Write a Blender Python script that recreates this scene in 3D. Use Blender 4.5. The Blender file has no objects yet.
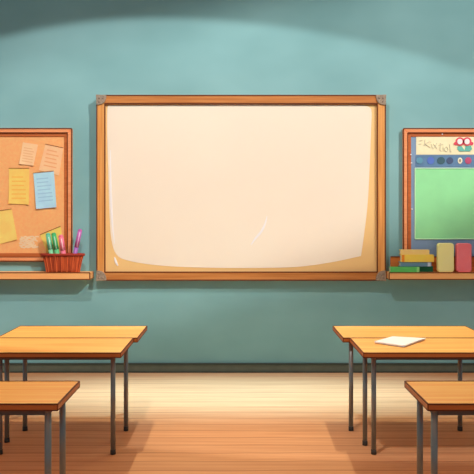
import bpy, bmesh, math, random
from mathutils import Vector, Matrix
random.seed(4)
scene = bpy.context.scene
COL = scene.collection
F, H, D, CX, HY = 600.0, 1.72, 6.573, 237.0, 215.0

def P(px, py, y=0.0):
    """world point whose depth behind/before the back wall is y"""
    d = D + y
    return Vector(((px - CX) / F * d, y, H - (py - HY) / F * d))

# ------------------------------------------------------------------ materials
def lin(c, k=1.0):
    out = []
    for v in c:
        v /= 255.0
        v = v / 12.92 if v <= 0.04045 else ((v + 0.055) / 1.055) ** 2.4
        out.append(min(v * k, 0.95))
    return (*out, 1.0)

def base_mat(name, rough=0.6, spec=0.3, metal=0.0):
    m = bpy.data.materials.new(name); m.use_nodes = True
    nt = m.node_tree; b = nt.nodes['Principled BSDF']
    b.inputs['Roughness'].default_value = rough
    b.inputs['Specular IOR Level'].default_value = spec
    b.inputs['Metallic'].default_value = metal
    return m, nt, b

def mix_noise(nt, c1, c2, scale, vec_scale=(1, 1, 1), detail=4, rnd=True, lo=0.35, hi=0.65, rot=(0, 0, 0)):
    N, L = nt.nodes, nt.links
    tc = N.new('ShaderNodeTexCoord'); mp = N.new('ShaderNodeMapping')
    mp.inputs['Scale'].default_value = vec_scale
    mp.inputs['Rotation'].default_value = rot
    if rnd:
        oi = N.new('ShaderNodeObjectInfo'); mu = N.new('ShaderNodeMath'); mu.operation = 'MULTIPLY'
        mu.inputs[1].default_value = 23.0
        L.new(oi.outputs['Random'], mu.inputs[0])
        ad = N.new('ShaderNodeVectorMath'); ad.operation = 'ADD'
        L.new(tc.outputs['Object'], ad.inputs[0]); L.new(mu.outputs[0], ad.inputs[1])
        L.new(ad.outputs[0], mp.inputs['Vector'])
    else:
        L.new(tc.outputs['Object'], mp.inputs['Vector'])
    nz = N.new('ShaderNodeTexNoise'); nz.inputs['Scale'].default_value = scale
    nz.inputs['Detail'].default_value = detail
    L.new(mp.outputs['Vector'], nz.inputs['Vector'])
    rp = N.new('ShaderNodeValToRGB')
    rp.color_ramp.elements[0].position = lo; rp.color_ramp.elements[1].position = hi
    rp.color_ramp.elements[0].color = c1; rp.color_ramp.elements[1].color = c2
    L.new(nz.outputs['Fac'], rp.inputs['Fac'])
    return rp.outputs['Color'], mp

def plain(name, c, k=1.15, var=0.06, scale=9, rough=0.6, spec=0.3, metal=0.0):
    m, nt, b = base_mat(name, rough, spec, metal)
    a = lin(c, k * (1 - var)); z = lin(c, k * (1 + var))
    o, _ = mix_noise(nt, a, z, scale)
    nt.links.new(o, b.inputs['Base Color'])
    return m

def wood(name, dark, light, k=1.12, along='x', rough=0.45, spec=0.3, scale=3.0, stretch=16):
    m, nt, b = base_mat(name, rough, spec)
    vs = {'x': (0.5, stretch, stretch), 'z': (stretch, stretch, 0.5), 'y': (stretch, 0.5, stretch)}[along]
    o, _ = mix_noise(nt, lin(dark, k), lin(light, k), scale, vs, detail=5, lo=0.3, hi=0.7)
    nt.links.new(o, b.inputs['Base Color'])
    return m

M = {}
M['frame_x'] = wood('frame_wood_across', (172, 104, 48), (200, 136, 74), along='x')
M['frame_z'] = wood('frame_wood_upright', (198, 128, 62), (228, 168, 96), along='z')
M['frame_line'] = plain('dark_bead_wood', (104, 54, 24))
M['cork_frame'] = wood('cork_frame_wood', (222, 138, 88), (240, 164, 112), along='x')
M['cork_frame_in'] = wood('cork_frame_inner_wood', (176, 92, 44), (196, 110, 58), along='x')
M['cork'] = plain('cork', (242, 166, 106), k=1.25, var=0.07, scale=40)
M['shelf'] = wood('shelf_wood', (226, 152, 92), (242, 174, 112), k=1.35, along='x')
M['shelf_back'] = wood('shelf_back_wood', (184, 100, 42), (206, 122, 58), along='x')
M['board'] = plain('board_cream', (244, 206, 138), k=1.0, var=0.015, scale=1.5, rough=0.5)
M['board_lit'] = plain('board_lit_cream', (252, 241, 219), k=.98, var=0.02, scale=0.8, rough=0.35)
M['board_gloss'] = plain('highlight_cream', (255, 255, 248), k=1.0, var=0.01)
M['bracket'] = plain('grey_corner_metal', (146, 132, 114), var=0.25, scale=60, rough=0.5)
M['desk_top'] = wood('desk_top_wood', (236, 160, 76), (255, 202, 116), k=1.02, along='x', scale=2.2, stretch=22, rough=0.4)
M['desk_edge'] = plain('desk_edge_brown', (100, 50, 20))
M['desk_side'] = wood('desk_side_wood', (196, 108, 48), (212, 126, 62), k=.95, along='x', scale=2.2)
M['rail'] = plain('desk_rail_steel', (92, 84, 78), rough=0.5, metal=0.2)
M['leg'] = plain('leg_steel', (132, 140, 138), k=1.05, rough=0.40, spec=0.5, metal=0.45)
M['foot'] = plain('foot_rubber', (62, 62, 58), rough=0.8)
M['baseboard'] = plain('baseboard_grey', (96, 106, 92), var=0.08, rough=0.6)
M['baseboard_line'] = plain('baseboard_dark', (62, 72, 64))
M['panel'] = plain('slate_blue_panel', (116, 142, 170), k=1.3, var=0.08, scale=3)
M['paper_cream'] = plain('cream_paper', (248, 232, 190), var=0.05, scale=14)
M['paint_strip'] = plain('blue_strip', (92, 130, 166), var=0.1, scale=8)
M['green_sheet'] = plain('green_sheet', (142, 222, 158), var=0.06, k=1.2, scale=2.5)
M['green_edge'] = plain('pale_green_edge', (190, 238, 196))
M['ink'] = plain('grey_ink', (214, 210, 180))
def simple(n, c, **k):
    if n not in M: M[n] = plain(n, c, **k)
    return M[n]

# wall paint: one green paint, faint brush clouds
m, nt, b = base_mat('wall_paint', 0.85, 0.15)
o, _ = mix_noise(nt, lin((127, 178, 180), 1.0), lin((141, 193, 195), 1.0), 0.7, (1, 1, 1.6), rnd=False, detail=3)
nt.links.new(o, b.inputs['Base Color']); M['wall'] = m

# floor: planks running along the back wall, thin dark seams
m, nt, b = base_mat('floor_boards', 0.55, 0.2)
N, L = nt.nodes, nt.links
o, mp = mix_noise(nt, lin((198, 144, 100), 1.0), lin((212, 160, 114), 1.0), 2.6, (0.45, 13, 1), rnd=False, detail=5)
tc = N.new('ShaderNodeTexCoord'); sx = N.new('ShaderNodeSeparateXYZ'); L.new(tc.outputs['Object'], sx.inputs[0])
wob = N.new('ShaderNodeTexNoise'); wob.inputs['Scale'].default_value = 1.3; wob.inputs['Detail'].default_value = 2
L.new(tc.outputs['Object'], wob.inputs['Vector'])
def math_(op, a, bb):
    n = N.new('ShaderNodeMath'); n.operation = op
    for i, v in enumerate((a, bb)):
        if v is None: continue
        if isinstance(v, (int, float)): n.inputs[i].default_value = v
        else: L.new(v, n.inputs[i])
    return n.outputs[0]
yy = math_('ADD', sx.outputs['Y'], math_('MULTIPLY', wob.outputs['Fac'], 0.05))
q = math_('DIVIDE', yy, 0.148)
fr = math_('FRACT', q, None)
seam = math_('LESS_THAN', fr, 0.10)
plank = N.new('ShaderNodeTexWhiteNoise'); plank.noise_dimensions = '1D'
L.new(math_('FLOOR', q, None), plank.inputs['W'])
pv = math_('ADD', math_('MULTIPLY', plank.outputs['Value'], 0.10), 0.95)
hs = N.new('ShaderNodeHueSaturation'); L.new(o, hs.inputs['Color']); L.new(pv, hs.inputs['Value'])
mx = N.new('ShaderNodeMix'); mx.data_type = 'RGBA'
L.new(math_('MULTIPLY', seam, 0.55), mx.inputs['Factor'])
L.new(hs.outputs['Color'], mx.inputs['A']); mx.inputs['B'].default_value = lin((158, 104, 64), 1.0)
L.new(mx.outputs['Result'], b.inputs['Base Color']); M['floor'] = m

# ------------------------------------------------------------------ mesh helpers
def box(bm, x0, x1, y0, y1, z0, z1):
    v = [bm.verts.new((x, y, z)) for x in (x0, x1) for y in (y0, y1) for z in (z0, z1)]
    for f in ((0, 1, 3, 2), (4, 6, 7, 5), (0, 4, 5, 1), (2, 3, 7, 6), (0, 2, 6, 4), (1, 5, 7, 3)):
        bm.faces.new([v[i] for i in f])
    return v

def bevel(bm, w, seg=2):
    bmesh.ops.recalc_face_normals(bm, faces=bm.faces)
    bmesh.ops.bevel(bm, geom=bm.edges[:], offset=w, segments=seg, affect='EDGES', profile=0.5, clamp_overlap=True)

def bar(bm, a, b, r, seg=6, cap=True, r2=None):
    a, b = Vector(a), Vector(b); d = (b - a)
    if d.length < 1e-6: return
    q = d.to_track_quat('Z', 'Y').to_matrix()
    r2 = r if r2 is None else r2
    R0, R1 = [], []
    for i in range(seg):
        t = 2 * math.pi * (i + 0.5) / seg
        o = q @ Vector((math.cos(t), math.sin(t), 0))
        R0.append(bm.verts.new(a + o * r)); R1.append(bm.verts.new(b + o * r2))
    for i in range(seg):
        j = (i + 1) % seg
        bm.faces.new((R0[i], R0[j], R1[j], R1[i]))
    if cap:
        bm.faces.new(R0[::-1]); bm.faces.new(R1)

def polyline(bm, pts, r, seg=6):
    for a, b in zip(pts, pts[1:]): bar(bm, a, b, r, seg)

def lathe(bm, prof, seg=24, c=(0, 0, 0), sx=1, sy=1, flute=0, fl_n=0):
    rings = []
    for r, z in prof:
        ring = []
        for i in range(seg):
            t = 2 * math.pi * i / seg
            k = r * (1 + (flute * math.cos(fl_n * t) if r > 0 else 0))
            ring.append(bm.verts.new((c[0] + k * sx * math.cos(t), c[1] + k * sy * math.sin(t), c[2] + z)))
        rings.append(ring)
    for A, B in zip(rings, rings[1:]):
        for i in range(seg):
            j = (i + 1) % seg
            bm.faces.new((A[i], A[j], B[j], B[i]))
    bm.faces.new(rings[0][::-1]); bm.faces.new(rings[-1])

def prism(bm, pts, y0, y1):
    """outline (x,z) extruded from y0 to y1"""
    A = [bm.verts.new((x, y0, z)) for x, z in pts]; B = [bm.verts.new((x, y1, z)) for x, z in pts]
    bm.faces.new(A); bm.faces.new(B[::-1])
    n = len(pts)
    for i in range(n):
        j = (i + 1) % n
        bm.faces.new((A[j], A[i], B[i], B[j]))

def mesh(name, bm, mat, parent=None, smooth=False):
    bmesh.ops.recalc_face_normals(bm, faces=bm.faces)
    me = bpy.data.meshes.new(name); bm.to_mesh(me); bm.free()
    me.materials.append(mat)
    if smooth:
        for p in me.polygons: p.use_smooth = True
    o = bpy.data.objects.new(name, me); COL.objects.link(o)
    if parent is not None:
        o.parent = parent
        bpy.context.view_layer.update()
        me.transform(parent.matrix_world.inverted())
    return o

def set_origin(o, loc):
    o.data.transform(Matrix.Translation(-Vector(loc))); o.location = loc

def tag(o, label, cat, group=None):
    o['label'] = label; o['category'] = cat
    if group: o['group'] = group
    return o

def thing(name, loc, label, cat, group=None):
    o = bpy.data.objects.new(name, None); COL.objects.link(o); o.location = loc
    o.empty_display_size = 0.1
    return tag(o, label, cat, group)

def struct(o):
    o['kind'] = 'structure'; return o

def nb(): return bmesh.new()

# ------------------------------------------------------------------ room shell
bm = nb(); box(bm, -6, 6, 0, 0.12, -0.1, 5.2); struct(mesh('wall_back', bm, M['wall']))
bm = nb(); box(bm, -6, 6, -9, 0, -0.1, 0); struct(mesh('floor', bm, M['floor']))
bm = nb(); box(bm, -6, 6, -0.022, -0.0005, 0.0005, 0.086); bevel(bm, 0.004)
bb = struct(mesh('baseboard_back', bm, M['baseboard']))
bm = nb(); box(bm, -6, 6, -0.030, -0.0005, 0.0863, 0.100)
struct(mesh('trim_1', bm, M['baseboard_line']))
bm = nb(); box(bm, -6, 6, -0.034, -0.0225, 0.0005, 0.014)
struct(mesh('trim_2', bm, M['baseboard_line']))

# ------------------------------------------------------------------ main board
YB = -0.095
def rect(px0, py0, px1, py1, y):
    a, c = P(px0, py0, y), P(px1, py1, y)
    return a.x, c.x, c.z, a.z        # x0 x1 z0 z1

x0, x1, z0, z1 = rect(96.6, 95.2, 385.6, 280.4, YB)
bd = thing('presentation_board', (0, 0, z0), 'large blank cream board in an orange wooden frame with grey corners', 'board')
fw = 0.088
def frame_piece(bm, pts, yb, yf, chamfer=0.012):
    prism(bm, pts, yf, yb); bevel(bm, chamfer, 2)
for nm, pts, mt in (
    ('frame_rail', [(x0, z1), (x1, z1), (x1 - fw, z1 - fw), (x0 + fw, z1 - fw)], 'frame_x'),
    ('frame_rail', [(x0, z0), (x0 + fw, z0 + fw), (x1 - fw, z0 + fw), (x1, z0)], 'frame_x'),
    ('frame_stile', [(x0, z0), (x0, z1), (x0 + fw, z1 - fw), (x0 + fw, z0 + fw)], 'frame_z'),
    ('frame_stile', [(x1, z0), (x1 - fw, z0 + fw), (x1 - fw, z1 - fw), (x1, z1)], 'frame_z')):
    bm = nb(); frame_piece(bm, pts, -0.0008, YB, 0.008); mesh(nm, bm, M[mt], bd)
bm = nb()                                   # dark beads along outer and inner edge
def loop_bars(bm, x0, x1, z0, z1, y, r):
    c = [(x0, y, z0), (x1, y, z0), (x1, y, z1), (x0, y, z1)]
    for i in range(4): bar(bm, c[i], c[(i + 1) % 4], r)
loop_bars(bm, x0 + .003, x1 - .003, z0 + .003, z1 - .003, YB + .003, 0.008)
loop_bars(bm, x0 + fw, x1 - fw, z0 + fw, z1 - fw, YB + .004, 0.008)
mesh('frame_bead', bm, M['frame_line'], bd)
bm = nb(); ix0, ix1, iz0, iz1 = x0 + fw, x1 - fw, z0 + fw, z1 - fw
box(bm, ix0, ix1, -0.070, -0.001, iz0, iz1); mesh('board_panel_shaded', bm, M['board'], bd)  # tan margin around the paler area: shading put into the colour
# paler area with a curved lower edge: the board's gloss put into colour
def curve(pts, n=14):
    """Catmull-Rom through pts"""
    out = []
    q = [pts[0]] + pts + [pts[-1]]
    for i in range(1, len(q) - 2):
        for k in range(n):
            t = k / n
            out.append(tuple(0.5 * (2 * b_ + (c_ - a_) * t + (2 * a_ - 5 * b_ + 4 * c_ - d_) * t * t + (3 * b_ - a_ - 3 * c_ + d_) * t ** 3)
                             for a_, b_, c_, d_ in zip(q[i - 1], q[i], q[i + 1], q[i + 2])))
    out.append(pts[-1]); return out
gloss_px = (curve([(110, 105.5), (107.5, 108), (107.2, 130), (108.2, 170), (109.5, 215), (111.5, 240), (117, 255), (130, 261), (160, 265.5), (200, 267.5),
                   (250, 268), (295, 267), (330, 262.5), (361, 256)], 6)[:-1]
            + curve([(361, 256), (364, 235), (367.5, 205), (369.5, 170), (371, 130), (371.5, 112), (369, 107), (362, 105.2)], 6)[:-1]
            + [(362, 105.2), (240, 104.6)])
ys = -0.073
bm = nb(); prism(bm, [(P(a, b_, ys).x, P(a, b_, ys).z) for a, b_ in gloss_px], ys, -0.0705)
mesh('gloss_area', bm, M['board_lit'], bd)
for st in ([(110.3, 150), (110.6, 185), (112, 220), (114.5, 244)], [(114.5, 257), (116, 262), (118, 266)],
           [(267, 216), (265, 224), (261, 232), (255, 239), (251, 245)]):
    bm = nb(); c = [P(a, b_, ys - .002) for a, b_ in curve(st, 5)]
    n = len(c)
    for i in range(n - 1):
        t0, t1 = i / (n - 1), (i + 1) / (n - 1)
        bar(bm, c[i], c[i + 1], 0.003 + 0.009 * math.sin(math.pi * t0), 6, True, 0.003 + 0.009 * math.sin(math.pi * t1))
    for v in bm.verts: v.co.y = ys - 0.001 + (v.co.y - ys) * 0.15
    mesh('board_highlight', bm, M['board_gloss'], bd)  # pale streaks: highlights on the board built as thin strips
for cx, cz, kx, kz in ((x0, z1, 1, -1), (x1, z1, -1, -1), (x0, z0, 1, 1), (x1, z0, -1, 1)):
    bm = nb(); s = 0.102
    pts = [(cx - kx * .006, cz - kz * .006)] + [(cx + kx * s * math.cos(q_ * math.pi / 16) ** .8 * 1.05, cz + kz * s * math.sin(q_ * math.pi / 16) ** .8 * 1.05) for q_ in range(9)]
    if kx * kz > 0: pts = pts[::-1]
    prism(bm, pts, YB - .012, YB - 0.0005); bevel(bm, 0.004)
    br = mesh('corner_bracket', bm, M['bracket'], bd)
    bm = nb()
    for u, w in ((.03, .03), (.07, .03), (.03, .07)):
        bar(bm, (cx + kx * u, YB - .0125, cz + kz * w), (cx + kx * u, YB - .019, cz + kz * w), 0.011, 10, True, 0.007)
    mesh('rivet', bm, simple('rivet_grey', (138, 126, 112)), br)

# ------------------------------------------------------------------ cork boards / shelves
def pin_board(name, px0, py0, px1, py1, panel_mat, label, bottom=True):
    y = -0.045
    x0, x1, z0, z1 = rect(px0, py0, px1, py1, y)
    t = thing(name, ((x0 + x1) / 2, 0, z0), label, 'board')
    w1, w2 = 0.046, 0.088
    def ring(nm, a, b_, yb, yf, mt, ch):
        X0, X1, Z0, Z1 = x0 + a, x1 - a, z0 + a, z1 - a
        u0, u1, v0, v1 = x0 + b_, x1 - b_, z0 + b_, z1 - b_
        for pts in ([(X0, Z1), (X1, Z1), (u1, v1), (u0, v1)], [(X0, Z0), (u0, v0), (u1, v0), (X1, Z0)],
                    [(X0, Z0), (X0, Z1), (u0, v1), (u0, v0)], [(X1, Z0), (u1, v0), (u1, v1), (X1, Z1)]):
            bm = nb(); prism(bm, pts, yf, yb); bevel(bm, ch, 2); mesh(nm, bm, M[mt], t)
    ring('frame', 0, w1, -0.0008, y, 'cork_frame', 0.006)
    ring('inner_frame', w1 + .0005, w2, -0.0008, y + 0.012, 'cork_frame_in', 0.004)
    bm = nb(); loop_bars(bm, x0 + .002, x1 - .002, z0 + .002, z1 - .002, y + .002, 0.007)
    loop_bars(bm, x0 + w1, x1 - w1, z0 + w1, z1 - w1, y + .001, 0.004)
    mesh('frame_bead', bm, M['frame_line'], t)
    bm = nb(); box(bm, x0 + w2 + .0005, x1 - w2 - .0005, -0.025, -0.001, z0 + w2 + .0005, z1 - w2 - .0005)
    mesh('panel', bm, panel_mat, t)
    return t
pin_board('cork_board', -60, 128.4, 71.8, 261.3, M['cork'], 'orange cork board with pinned notes, left of the big cream board')
pin_board('display_board', 403.4, 128.4, 540, 266, M['panel'], 'slate blue display board holding a green sheet, at the right edge')

def shelf(px0, px1, py0, py1, y, label, back=None):
    x0, x1, z0, z1 = rect(px0, py0, px1, py1, y)
    t = thing('wall_shelf', ((x0 + x1) / 2, 0, z0), label, 'shelf', 'wooden ledges under the pin boards')
    bm = nb(); box(bm, x0, x1, y, -0.0008, z0, z1); bevel(bm, 0.006); mesh('shelf_plank', bm, M['shelf'], t)
    bm = nb(); loop_bars(bm, x0 + .002, x1 - .002, z0 + .002, z1 - .002, y + .002, 0.006)
    for zz in (z0 + .002,):
        bar(bm, (x0 + .002, y, zz), (x0 + .002, -0.001, zz), .006); bar(bm, (x1 - .002, y, zz), (x1 - .002, -.001, zz), .006)
    mesh('shelf_bead', bm, M['frame_line'], t)
    if back:
        bx0, _, _, bz1 = rect(back[0], back[1], back[0] + 5, 300, -0.066)
        bm = nb(); box(bm, bx0, x1, -0.066, -0.0465, z1 + .0005, bz1); bevel(bm, 0.004); mesh('back_rail', bm, M['shelf_back'], t)
        bm = nb(); bar(bm, (bx0, -.066, bz1), (x1, -.066, bz1), .006); mesh('back_rail_bead', bm, M['frame_line'], t)
    return z1
YS = -0.172
ZL = shelf(-70, 90, 272.6, 279.6, YS, 'wooden wall shelf under the cork board, carrying the basket')
ZR = shelf(389, 545, 272.6, 279.6, YS, 'wooden wall shelf under the blue display board, carrying books and erasers', (390.6, 256.8))

# notes on the cork board
def lined(mt, c2, step, hw, hh):
    """copy of a paper material with faint written lines"""
    m = mt.copy(); m.name = mt.name + '_lined'; nt = m.node_tree; N, L = nt.nodes, nt.links
    def ma(op, a, b=None):
        n = N.new('ShaderNodeMath'); n.operation = op
        for i, v in enumerate((a, b)):
            if v is None: continue
            if isinstance(v, (int, float)): n.inputs[i].default_value = v
            else: L.new(v, n.inputs[i])
        return n.outputs[0]
    b = N['Principled BSDF']; src = b.inputs['Base Color'].links[0].from_socket
    tc = N.new('ShaderNodeTexCoord'); sx = N.new('ShaderNodeSeparateXYZ'); L.new(tc.outputs['Object'], sx.inputs[0])
    row = ma('FLOOR', ma('DIVIDE', sx.outputs['Z'], step))
    wn = N.new('ShaderNodeTexWhiteNoise'); wn.noise_dimensions = '1D'; L.new(row, wn.inputs['W'])
    f = ma('LESS_THAN', ma('FRACT', ma('DIVIDE', sx.outputs['Z'], step)), .30)
    f = ma('MULTIPLY', f, ma('LESS_THAN', sx.outputs['X'], ma('SUBTRACT', hw, ma('MULTIPLY', wn.outputs['Value'], hw * .5))))
    f = ma('MULTIPLY', f, ma('GREATER_THAN', sx.outputs['X'], -hw))
    f = ma('MULTIPLY', f, ma('LESS_THAN', ma('ABSOLUTE', sx.outputs['Z']), hh))
    mx = N.new('ShaderNodeMix'); mx.data_type = 'RGBA'
    L.new(ma('MULTIPLY', f, .8), mx.inputs['Factor']); L.new(src, mx.inputs['A']); mx.inputs['B'].default_value = lin(c2, 1.05)
    L.new(mx.outputs['Result'], b.inputs['Base Color']); return m
def note(name, corners, y, mt, label, cat, group=None, lines=0, lmat=None, curl=0.012, margin=0.14, thick=0.002, step=None, edge=None):
    c = [P(a, b_, y) for a, b_ in corners]      # tl tr br bl
    n = 10; bm = nb(); g = []
    def pt(u, v):
        p = (c[0] * (1 - u) + c[1] * u) * (1 - v) + (c[3] * (1 - u) + c[2] * u) * v
        p = p.copy(); p.y -= curl * (v ** 2.2) * (0.35 + 0.65 * (2 * u - 1) ** 2); return p
    for s in (0, 1):
        g.append([[bm.verts.new(pt(i / n, j / n) + Vector((0, s * thick, 0))) for i in range(n + 1)] for j in range(n + 1)])
    for s in (0, 1):
        for j in range(n):
            for i in range(n):
                q = [g[s][j][i], g[s][j][i + 1], g[s][j + 1][i + 1], g[s][j + 1][i]]
                bm.faces.new(q if s else q[::-1])
    for k in range(n):
        bm.faces.new((g[0][0][k], g[0][0][k + 1], g[1][0][k + 1], g[1][0][k])); bm.faces.new((g[0][n][k + 1], g[0][n][k], g[1][n][k], g[1][n][k + 1]))
        bm.faces.new((g[0][k + 1][0], g[0][k][0], g[1][k][0], g[1][k + 1][0])); bm.faces.new((g[0][k][n], g[0][k + 1][n], g[1][k + 1][n], g[1][k][n]))
    ctr = (c[0] + c[1] + c[2] + c[3]) / 4
    ang = math.atan2(c[1].z - c[0].z, c[1].x - c[0].x)
    if lines: mt = lined(mt, lmat, (c[0] - c[3]).length * (1 - 2 * margin) / lines, (c[1] - c[0]).length * .36, (c[0] - c[3]).length * (.5 - margin))
    o = mesh(name, bm, mt); set_origin(o, ctr); tag(o, label, cat, group)
    o.data.transform(Matrix.Rotation(ang, 4, 'Y')); o.rotation_euler = (0, -ang, 0); bpy.context.view_layer.update()
    if edge:
        bm = nb(); polyline(bm, [pt(i / 8, 0) + Vector((0, -.001, 0)) for i in range(9)], 0.004, 4)
        mesh('top_edge', bm, edge, o)
    return o
YN = -0.0285
G = 'notes pinned on the cork board'
dk = simple('note_edge_brown', (150, 84, 44))  # brown line along the top edge of a note
note('paper_note', [(22.8, 142.2), (38, 144.6), (33.8, 165.8), (19.4, 164)], YN, simple('peach_paper', (246, 194, 146)),
     'pale peach slanted paper, topmost note on the cork board', 'note', G, 6, (228, 172, 122))
note('paper_note', [(45.4, 144), (63.2, 147.8), (59.2, 175.6), (38.8, 170.2)], YN, simple('peach_paper_b', (255, 190, 142)),
     'larger peach paper tilted right, pinned above the blue note', 'note', G, 5, (232, 162, 108), edge=dk, curl=.002)
note('sticky_note', [(8.9, 168.2), (29.2, 168.2), (29.2, 204.6), (8.9, 203.6)], YN, simple('yellow_paper', (255, 202, 104)),
     'upright yellow note left of the blue note on the cork', 'note', G, 6, (248, 184, 82), edge=dk)
note('sticky_note', [(33.3, 173), (53.8, 171), (56.6, 207.2), (36.4, 209)], -0.0335, simple('blue_paper', (168, 214, 236)),
     'light blue note on the cork board', 'note', G, 7, (150, 198, 224), edge=dk)
note('sticky_note', [(-12, 212.4), (11.6, 208.9), (17.6, 239.4), (-8, 246)], YN, simple('yellow_paper_b', (255, 206, 112)),
     'tilted yellow note at the left picture edge, low on the cork', 'note', G, edge=dk)
note('sticky_note', [(40.1, 234.6), (60.6, 226.2), (63.3, 246), (47.2, 253)], -0.0285, simple('yellow_paper_c', (255, 208, 104)),
     'yellow note tilted behind the markers in the basket', 'note', G, edge=dk, curl=0.004)
# pale rubbed smudge of paper on the cork
bm = nb(); rr = random.Random(3)
for k in range(7):
    yy_ = 237 + k * 1.7
    pts = [P(18 + rr.random() * 3 + i * (15 + rr.random() * 2) / 8 + (k == 0 or k == 6) * 2, yy_ + .8 * math.sin(i * 2.3 + k), -0.0262) for i in range(9)]
    polyline(bm, pts, 0.0085, 5)
for v in bm.verts: v.co.y = -0.0262 + (v.co.y + 0.0262) * 0.1
sm = mesh('chalk_smudge', bm, simple('smudge_grey', (232, 204, 164)))
set_origin(sm, P(27, 243, -0.0262)); tag(sm, 'pale grey scribbled smudge low on the cork board', 'smudge')

# display board contents
YP = -0.0285
note('paper_banner', [(416.2, 136.8), (505, 136.8), (505, 154.6), (416.2, 154.6)], YP, M['paper_cream'],
     'cream paper strip with faint handwriting across the top of the blue board', 'paper', curl=0.0)
ban = bpy.data.objects['paper_banner']
bm = nb()
def stroke(bm, pts, r=0.0055, o=(410, 130), s=0.135, y=YP - .0015):
    polyline(bm, [P(o[0] + a * s, o[1] + b_ * s, y) for a, b_ in pts], r, 5)
for st in ([(112, 70), (106, 118)], [(146, 82), (112, 104), (150, 130)], [(158, 104), (166, 132)], [(154, 90), (156, 94)], [(172, 100), (198, 136)], [(200, 96), (170, 140)],
           [(210, 112), (240, 106)], [(226, 96), (222, 150), (232, 156)], [(246, 122), (246, 156)], [(245, 108), (246, 111)],
           curve([(268, 124), (257, 136), (260, 154), (272, 158), (281, 146), (278, 130), (268, 124)], 4),
           [(292, 104), (298, 160), (306, 158)], [(70, 80), (92, 74)], [(66, 104), (84, 100)]):
    stroke(bm, st)
mesh('handwriting', bm, M['ink'], ban)

def disc(name, px, py, rx, ry, y, th, mt, parent=None, seg=20, ring=None):
    c = P(px, py, y); k = (D + y) / F; bm = nb()
    prism(bm, [(c.x + rx * k * math.cos(-2 * math.pi * i / seg), c.z + ry * k * math.sin(-2 * math.pi * i / seg)) for i in range(seg)], y - th, y)
    return mesh(name, bm, mt, parent)
fl = thing('paper_flower', P(463, 147, YP), 'red and teal cut-out flower with two white round centres on the cream strip', 'decoration')
for a in (459.8, 467.0):
    disc('red_petal', a, 141.6, 4.3, 4.3, YP - .0005, .008, simple('petal_red', (214, 78, 96)), fl)
    disc('white_centre', a, 141.6, 2.6, 2.8, YP - .0088, .004, simple('centre_white', (252, 238, 236)), fl)
disc('red_petal', 455.6, 143.6, 1.9, 1.6, YP - .0005, .006, simple('petal_red', (0, 0, 0)), fl)
disc('red_petal', 471.4, 143.6, 1.9, 1.6, YP - .0005, .006, simple('petal_red', (0, 0, 0)), fl)
for pts in ([(457.4, 146.6), (461.6, 146.4), (463.6, 149.2), (465, 151.2), (459.5, 151.4), (457.2, 149.4)], [(465.6, 146.2), (470.8, 145.8), (472, 149), (469.5, 151.4), (464.4, 151.2)]):
    bm = nb(); prism(bm, [(P(a, b_, YP).x, P(a, b_, YP).z) for a, b_ in pts], YP - .006, YP - .0005); mesh('teal_leaf', bm, simple('leaf_teal', (104, 186, 172)), fl)
st_ = note('paint_strip', [(415.4, 155.4), (505, 155.4), (505, 166.6), (415.4, 166.6)], YP, M['paint_strip'],
           'blue card strip with a row of round colour spots', 'card', curl=0.0)
for a, rx, ry, c in ((419.6, 3.2, 3.2, (92, 148, 172)), (430.6, 3.6, 3.8, (86, 118, 196)), (441, 4.0, 3.6, (64, 98, 110)), (449.8, 3.4, 3.4, (72, 88, 120)),
                     (460, 2.3, 3.1, (246, 232, 200)), (468.2, 3.2, 3.4, (186, 82, 118)), (478, 3.2, 3.2, (230, 180, 90))):
    disc('colour_spot', a, 160.6, rx, ry, YP - .0005, .004, simple('spot_%d' % int(a), c), st_)
disc('spot_core', 460, 160.6, 1.0, 1.7, YP - .0046, .002, simple('spot_core', (150, 140, 120)), st_)
gs = note('green_sheet', [(415, 168.4), (505, 168.4), (505, 239), (415, 239)], YP, M['green_sheet'],
          'plain light green paper sheet on the blue display board', 'paper', curl=0.0)
bm = nb()
x0, x1, z0, z1 = rect(415, 168.4, 505, 239, YP - .001); loop_bars(bm, x0, x1, z0, z1, YP - .001, 0.006)
mesh('pale_edge', bm, M['green_edge'], gs)
for a, b_, lab in ((410.6, 154.6, 'white push pin highest of three on the left edge of the blue panel'), (411.2, 163, 'white push pin beside the row of colour spots'),
              (411.8, 209.2, 'white push pin beside the middle of the green sheet'), (442, 134.2, 'white push pin above the cream paper strip')):
    p = P(a, b_, -0.0255); bm = nb()
    for zz, zz2, r, r2 in ((0, .004, .004, .004), (.004, .010, .0075, .0055), (.010, .013, .008, .006)):
        bar(bm, p - Vector((0, zz, 0)), p - Vector((0, zz2, 0)), r, 10, True, r2)
    o = mesh('push_pin', bm, simple('pin_white', (250, 240, 232))); set_origin(o, p); tag(o, lab, 'pin', 'push pins on the blue board')

# ------------------------------------------------------------------ basket with markers
yb = -0.122
bc = P(63, 272.6, yb); bz = ZL + 0.001
k = (D + yb) / F
bk = thing('pen_basket', (bc.x, yb, bz), 'reddish brown wicker basket holding markers on the left shelf', 'basket')
zt = P(63, 254.6, yb).z - bz
Rt, Rb = 20.3 * k, 16.4 * k; SY = 0.25
prof = [(Rb * .2, 0), (Rb, 0)] + [(Rb + (Rt - Rb) * (i / 8) ** 1.3, zt * i / 8) for i in range(1, 9)]
prof += [(Rt * .95, zt)] + [((Rb + (Rt - Rb) * (i / 8) ** 1.3) * .94, max(zt * i / 8, .012)) for i in range(7, -1, -1)] + [(Rb * .2, .012)]
bm = nb(); lathe(bm, prof, 120, (bc.x, yb, bz), 1, SY, 0.018, 20)
m, nt, b = base_mat('wicker', 0.5, 0.3)
N, L = nt.nodes, nt.links
o_, _ = mix_noise(nt, lin((152, 58, 32), .92), lin((206, 92, 48), .92), 9, (6, 6, .4), rnd=False)
L.new(o_, b.inputs['Base Color']); M['wicker'] = m
mesh('basket_body', bm, M['wicker'], bk, True)
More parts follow.
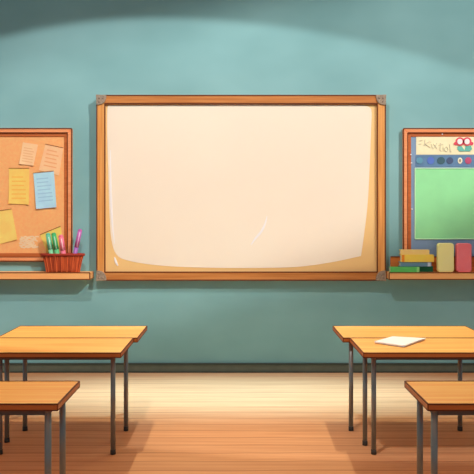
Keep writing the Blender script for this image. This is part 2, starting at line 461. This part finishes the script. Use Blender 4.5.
bm = nb(); n = 48
ringpts = []
for i in range(n + 1):
    t = 2 * math.pi * i / n; ringpts.append(Vector((bc.x + Rt * 1.03 * math.cos(t), yb + Rt * 1.03 * SY * math.sin(t), bz + zt)))
polyline(bm, ringpts, 0.015, 8); mesh('basket_rim', bm, simple('rim_red', (148, 50, 34)), bk)
for i in range(20):
    bm = nb(); t = 2 * math.pi * i / 20
    polyline(bm, [(bc.x + (r_ * 1.018) * math.cos(t), yb + r_ * 1.018 * SY * math.sin(t), bz + z_) for r_, z_ in prof[1:10:2]], 0.004, 5)
    mesh('basket_stake', bm, simple('stake_light', (206, 98, 54)), bk)
GM = 'markers standing in the basket'
def marker(ax, ay, bx, by, y, c, c2, label, rad):
    top = P(ax, ay, y); bot = P(bx, by, y); d = (bot - top).normalized()
    end = top + d * ((top.z - (bz + .022)) / -d.z)
    t = thing('marker_pen', end, label, 'marker', GM)
    L_ = (end - top).length
    bm = nb(); bar(bm, end, top + d * L_ * .42, rad, 16); mesh('barrel', bm, simple('barrel_' + label[:14], c2, rough=.35), t, True)
    bm = nb(); e = top - d * 0
    cap0 = top + d * L_ * .44
    bar(bm, cap0, top + d * rad * .8, rad * 1.08, 16, True, rad * 1.0)
    bar(bm, top + d * rad * .8, top + d * rad * .25, rad * 1.0, 16, True, rad * .8); bar(bm, top + d * rad * .25, top, rad * .8, 16, True, rad * .4)
    mesh('cap', bm, simple('cap_' + label[:14], c, rough=.35), t, True)
    bm = nb(); off = Vector((rad * .35, -rad * 1.0, 0))
    bar(bm, cap0 + off, top + d * rad * 1.6 + off, rad * .22, 8); mesh('clip', bm, simple('clip_' + label[:14], tuple(min(255, int(v + (255 - v) * .55)) for v in c), rough=.3), t, True)
marker(47.8, 233, 51.4, 254, -.126, (96, 184, 150), (120, 196, 150), 'pale teal green marker, leftmost in the basket', 0.026)
marker(53.4, 232.6, 57.2, 254, -.134, (64, 170, 104), (90, 180, 120), 'bright green marker between the teal and pink ones in the basket', 0.026)
marker(60.6, 234.6, 63.4, 254, -.124, (232, 120, 140), (214, 110, 130), 'pink marker in the middle of the basket', 0.027)
marker(80.4, 229, 75.0, 254, -.126, (180, 98, 172), (150, 96, 170), 'purple marker leaning right at the basket edge', 0.022)

# ------------------------------------------------------------------ books and erasers on the right shelf
GB = 'books piled on the right shelf'
def book(px0, px1, z0, z1, y0, y1, c, label, spine=None, page_side=None, band=None):
    yf = y0
    xa, xb = P(px0, 0, yf).x, P(px1, 0, yf).x
    t = thing('book', ((xa + xb) / 2, (y0 + y1) / 2, z0), label, 'book', GB)
    th = min(.008, (z1 - z0) * .2); mt = simple('cover_' + label[:16], c, rough=.5)
    bm = nb()
    box(bm, xa, xb, y0, y1, z0, z0 + th); box(bm, xa, xb, y0, y1, z1 - th, z1)
    box(bm, xa, xb, y0, y0 + th, z0 + th, z1 - th)          # spine towards the viewer
    mesh('cover', bm, mt, t)
    bm = nb(); box(bm, xa + .006, xb - .006, y0 + th + .0005, y1 - .006, z0 + th + .0003, z1 - th - .0003)
    mesh('pages', bm, simple('page_cream', (238, 224, 190)), t)
    if band:
        bm = nb()
        for (p0, p1, cc) in band:
            box(bm, P(p0, 0, yf).x, P(p1, 0, yf).x, y0 - .002, y0 - .0003, z0 + .001, z1 - .001)
        mesh('spine_band', bm, simple('band_' + label[:16], band[0][2]), t)
    return t
zs = ZR + .001
zpx = lambda py, y: P(0, py, y).z
za = zpx(267.0, -.165)
book(390.4, 419.6, zs, za, -.168, -.108, (88, 190, 96), 'bright green book lying at the front of the shelf', band=[(416.8, 419.2, (150, 216, 130))])
book(398.5, 433, zs, za + .003, -.106, -.068, (30, 118, 82), 'dark green book under the slate blue one, behind the bright green')
zb = zpx(261.9, -.13)
book(400.3, 431.5, za + .004, zb, -.150, -.070, (104, 142, 164), 'slate blue book in the middle of the pile', band=[(427.6, 430.6, (190, 206, 222))])
zc = zpx(254.6, -.13)
book(401.6, 434, zb + .001, zc, -.158, -.070, (255, 206, 84), 'golden yellow book with orange spine end, second from top of the pile', band=[(401.8, 404.4, (226, 136, 46))])
zd = zpx(249.7, -.12)
book(400.8, 429.4, zc + .001, zd, -.140, -.070, (255, 206, 128), 'pale orange thin book on top of the pile')

def eraser(px0, px1, pyt, c, c2, label):
    y0, y1 = -.148, -.072
    a, b_ = P(px0, pyt, y0), P(px1, pyt, y0)
    t = thing('board_eraser', ((a.x + b_.x) / 2, (y0 + y1) / 2, zs), label, 'eraser', 'erasers standing on the right shelf')
    w = b_.x - a.x
    bm = nb(); box(bm, a.x, b_.x, y0, y1 - .022, zs, a.z)
    bmesh.ops.recalc_face_normals(bm, faces=bm.faces)
    es = [e for e in bm.edges if abs(e.verts[0].co.y - e.verts[1].co.y) > .01]
    bmesh.ops.bevel(bm, geom=es, offset=.028, segments=5, affect='EDGES', profile=.5)
    es = [e for e in bm.edges if abs(e.verts[0].co.y - y0) < 1e-4 and abs(e.verts[1].co.y - y0) < 1e-4]
    bmesh.ops.bevel(bm, geom=es, offset=.008, segments=3, affect='EDGES', profile=.5)
    mesh('eraser_body', bm, simple('eraser_' + label[:10], c, var=.05, scale=12, k=1.3), t)
    bm = nb(); box(bm, a.x + .01, b_.x - .01, y1 - .0215, y1, zs + .0, a.z - .012); bevel(bm, .006)
    mesh('felt_pad', bm, simple('felt_' + label[:10], c2), t)
    return t
eraser(438.2, 454.2, 243.2, (255, 240, 150), (200, 170, 90), 'yellow rounded eraser standing right of the books')
eraser(457.2, 471.8, 243.4, (255, 116, 122), (190, 70, 80), 'pinkish red rounded eraser standing right of the yellow one')

# ------------------------------------------------------------------ desks
HT = 0.7475
def desk(xl, xr, yf, yb_, legs, label, zt=HT, th=0.033):
    """legs: (x, y, radius) in world coordinates"""
    t = thing('school_desk', ((xl + xr) / 2, (yf + yb_) / 2, 0), label, 'desk', 'wooden school desks on grey steel legs')
    bm = nb(); box(bm, xl, xr, yf, yb_, zt - th, zt); bevel(bm, .004)
    top = mesh('desk_top', bm, M['desk_top'], t)
    bm = nb(); q_ = .0025; g_ = .005
    box(bm, xl - q_, xr + q_, yf - q_, yf - .0002, zt - th + g_, zt - g_); box(bm, xl - q_, xr + q_, yb_ + .0002, yb_ + q_, zt - th + g_, zt - g_)
    box(bm, xl - q_, xl - .0002, yf, yb_, zt - th + g_, zt - g_); box(bm, xr + .0002, xr + q_, yf, yb_, zt - th + g_, zt - g_)
    mesh('side_band', bm, M['desk_side'], top)
    bm = nb(); e = .001; r = .0046
    for z in (zt - e, zt - th + e):
        c = [(xl + e, yf + e, z), (xr - e, yf + e, z), (xr - e, yb_ - e, z), (xl + e, yb_ - e, z)]
        for i in range(4): bar(bm, c[i], c[(i + 1) % 4], r)
    for x in (xl + e, xr - e):
        for y in (yf + e, yb_ - e): bar(bm, (x, y, zt - th), (x, y, zt), r)
    mesh('edge_banding', bm, M['desk_edge'], top)
    zu = zt - th - .0005
    xs = [l[0] for l in legs]; ys_ = [l[1] for l in legs]
    x0, x1, y0, y1 = min(xs), max(xs), min(ys_), max(ys_)
    bm = nb(); zr = zu - .034
    fl_ = [l for l in legs if l[1] < (y0 + y1) / 2]; bl = [l for l in legs if l[1] >= (y0 + y1) / 2]
    def rail(a, b_):
        a = Vector((a[0], a[1], 0)); b_ = Vector((b_[0], b_[1], 0)); d = (b_ - a).normalized(); n = Vector((-d.y, d.x, 0)) * .011
        v = [bm.verts.new(p + o + Vector((0, 0, z))) for z in (zr, zu) for p, o in ((a, n), (b_, n), (b_, -n), (a, -n))]
        for f in ((0, 1, 2, 3), (7, 6, 5, 4), (0, 4, 5, 1), (1, 5, 6, 2), (2, 6, 7, 3), (3, 7, 4, 0)): bm.faces.new([v[i] for i in f])
    fl_.sort(); bl.sort()
    rail(fl_[0], fl_[1]); rail(bl[0], bl[1]); rail(fl_[0], bl[0]); rail(fl_[1], bl[1])
    mesh('under_frame', bm, M['rail'], t)
    for x, y, r in legs:
        bm = nb(); bar(bm, (x, y, .026), (x, y, zu), r, 24)
        o = mesh('leg', bm, M['leg'], t)
        for p in o.data.polygons: p.use_smooth = len(p.vertices) == 4
        bm = nb(); bar(bm, (x, y, 0.0005), (x, y, .034), r * 1.12, 20, True, r * 1.08)
        f = mesh('rubber_foot', bm, M['foot'], o)
        for p in f.data.polygons: p.use_smooth = len(p.vertices) == 4
    return t
Y = lambda d: d - D
R = .0175
desk(-1.90, -.788, Y(4.745), Y(5.252), [(-.886, Y(4.789), R), (-1.692, Y(4.789), R), (-.962, Y(5.20), R), (-1.837, Y(5.20), R)],
     'left rear wooden desk, backed up nearest the wall below the cork board')
desk(-1.97, -.820, Y(4.230), Y(4.738), [(-.892, Y(4.318), R), (-1.706, Y(4.318), R), (-.939, Y(4.546), R), (-1.743, Y(4.546), R)],
     'left middle wooden desk, pushed against the rear desk below the cork board')
desk(-2.07, -.922, Y(3.085), Y(3.510), [(-.985, Y(3.127), R), (-1.99, Y(3.127), R), (-1.003, Y(3.450), R), (-1.99, Y(3.450), R)],
     'nearest wooden desk at the lower left corner, cut off by the frame')
desk(.840, 2.0, Y(4.745), Y(5.252), [(.910, Y(4.789), R), (1.780, Y(4.789), R), (.988, Y(5.20), R), (1.933, Y(5.20), R)],
     'right rear wooden desk, nearest the wall below the display board')
desk(.893, 2.07, Y(4.230), Y(4.738), [(.984, Y(4.318), R), (2.0, Y(4.318), R), (.957, Y(4.487), R), (2.0, Y(4.487), R)],
     'right middle wooden desk with the white paper lying on it')
desk(.982, 2.13, Y(3.085), Y(3.510), [(1.028, Y(3.127), R), (2.06, Y(3.127), R), (1.052, Y(3.450), R), (2.06, Y(3.450), R)],
     'nearest wooden desk at the lower right corner, cut off by the frame')

# white paper sheaf on the right middle desk
bm = nb(); zt = HT + .004
def on_desk(px, py, z):
    v = (py - HY); d = F * (H - z) / v
    return Vector(((px - CX) / F * d, d - D, z))
q4 = [on_desk(a, b_, zt + .012) for a, b_ in ((374.6, 341.4), (392.4, 336.2), (425.4, 338.0), (403.4, 345.6))]
for i in range(3):
    z = zt + .0005 + i * .004
    c = sum(q4, Vector()) / 4
    rot = Matrix.Rotation(math.radians((0, 1.5, -1)[i]), 3, 'Z')
    pp = [c + rot @ (p - c) for p in q4]
    A = [bm.verts.new((p.x, p.y, z)) for p in pp]; B = [bm.verts.new((p.x, p.y, z + .0035)) for p in pp]
    bm.faces.new(A); bm.faces.new(B[::-1])
    for j in range(4): bm.faces.new((A[j], A[(j + 1) % 4], B[(j + 1) % 4], B[j]))
pa = mesh('paper_sheet', bm, simple('white_paper', (252, 252, 252), k=.95, var=.02))
set_origin(pa, (c.x, c.y, zt)); tag(pa, 'white paper sheets lying askew on the right middle desk', 'paper')

# ------------------------------------------------------------------ light
def spot(name, pos, aim, watts, col, size, blend, sc=(1, 1), roll=0.0, rad=.05):
    l = bpy.data.lights.new(name, 'SPOT'); l.energy = watts; l.color = col; l.spot_size = size; l.spot_blend = blend; l.shadow_soft_size = rad
    o = bpy.data.objects.new(name, l); COL.objects.link(o)
    pos, aim = Vector(pos), Vector(aim)
    z = (pos - aim).normalized(); x = Vector((0, 0, 1)).cross(z).normalized(); y = z.cross(x)
    c, s = math.cos(roll), math.sin(roll)
    X = x * c + y * s; Yv = -x * s + y * c
    m_ = Matrix((X, Yv, z)).transposed().to_4x4()
    o.matrix_world = Matrix.Translation(pos) @ m_ @ Matrix.Diagonal((sc[0], sc[1], 1, 1))
    return o
LP = (10.8, -12, 13.3)
a_, b_ = 0.86487681, 0.34640977
spot('wall_washer', (-.8, -4.2, 6.9), (0.07278167, 0, 0.85654761), 570, (1, .92, .90), 2 * math.atan(a_), .012, (1, b_ / a_), 0.05462453, .05)
spot('wall_washer', (-.8, -4.2, 6.9), (0.30, 0, 0.74), 130, (1, .92, .90), 2 * math.atan(a_), .012, (1, b_ / a_), 0.03, .05)
spot('board_lamp', LP, (.1, 0, 2.50), 10500, (1, .92, .87), 2 * math.atan(.34), .62, (1, .235), -.2, .06)
for x in (-1.25, 1.35):
    spot('desk_lamp', (x, -.06, 4.2), (x * .95, -3.3, 0), 385, (.93, .82, .57), math.radians(74), .9, (.85, 1), 0, .04)
spot('floor_fill', (0, -.50, 4.4), (0, -.80, 0), 2200, (.36, .74, 1), math.radians(92), 1.0, (1, .20), 0, .2)  # added unseen cool light that brightens the floor near the wall
w = bpy.data.worlds.new('room_ambient'); scene.world = w; w.use_nodes = True
N, L = w.node_tree.nodes, w.node_tree.links
bg = N['Background']; bg.inputs[1].default_value = 1.0
tc = N.new('ShaderNodeTexCoord'); sx = N.new('ShaderNodeSeparateXYZ'); L.new(tc.outputs['Generated'], sx.inputs[0])
rp = N.new('ShaderNodeValToRGB'); L.new(sx.outputs['Z'], rp.inputs['Fac'])
rp.color_ramp.elements[0].position = .45; rp.color_ramp.elements[0].color = (.125, .235, .285, 1)
rp.color_ramp.elements[1].position = .90; rp.color_ramp.elements[1].color = (.98, .45, .25, 1)
L.new(rp.outputs['Color'], bg.inputs[0])

# ------------------------------------------------------------------ camera
cam = bpy.data.cameras.new('camera'); co = bpy.data.objects.new('camera', cam); COL.objects.link(co)
cam.sensor_width = 36; cam.lens = F / 474 * 36; cam.shift_y = -(237 - HY) / 474
co.location = (0, -D, H); co.rotation_euler = (math.pi / 2, 0, 0)
scene.camera = co
vs = scene.view_settings
scene.display_settings.display_device = 'sRGB'
vs.view_transform = 'Standard'; vs.look = 'None'; vs.exposure = 0; vs.gamma = 1; vs.use_curve_mapping = False
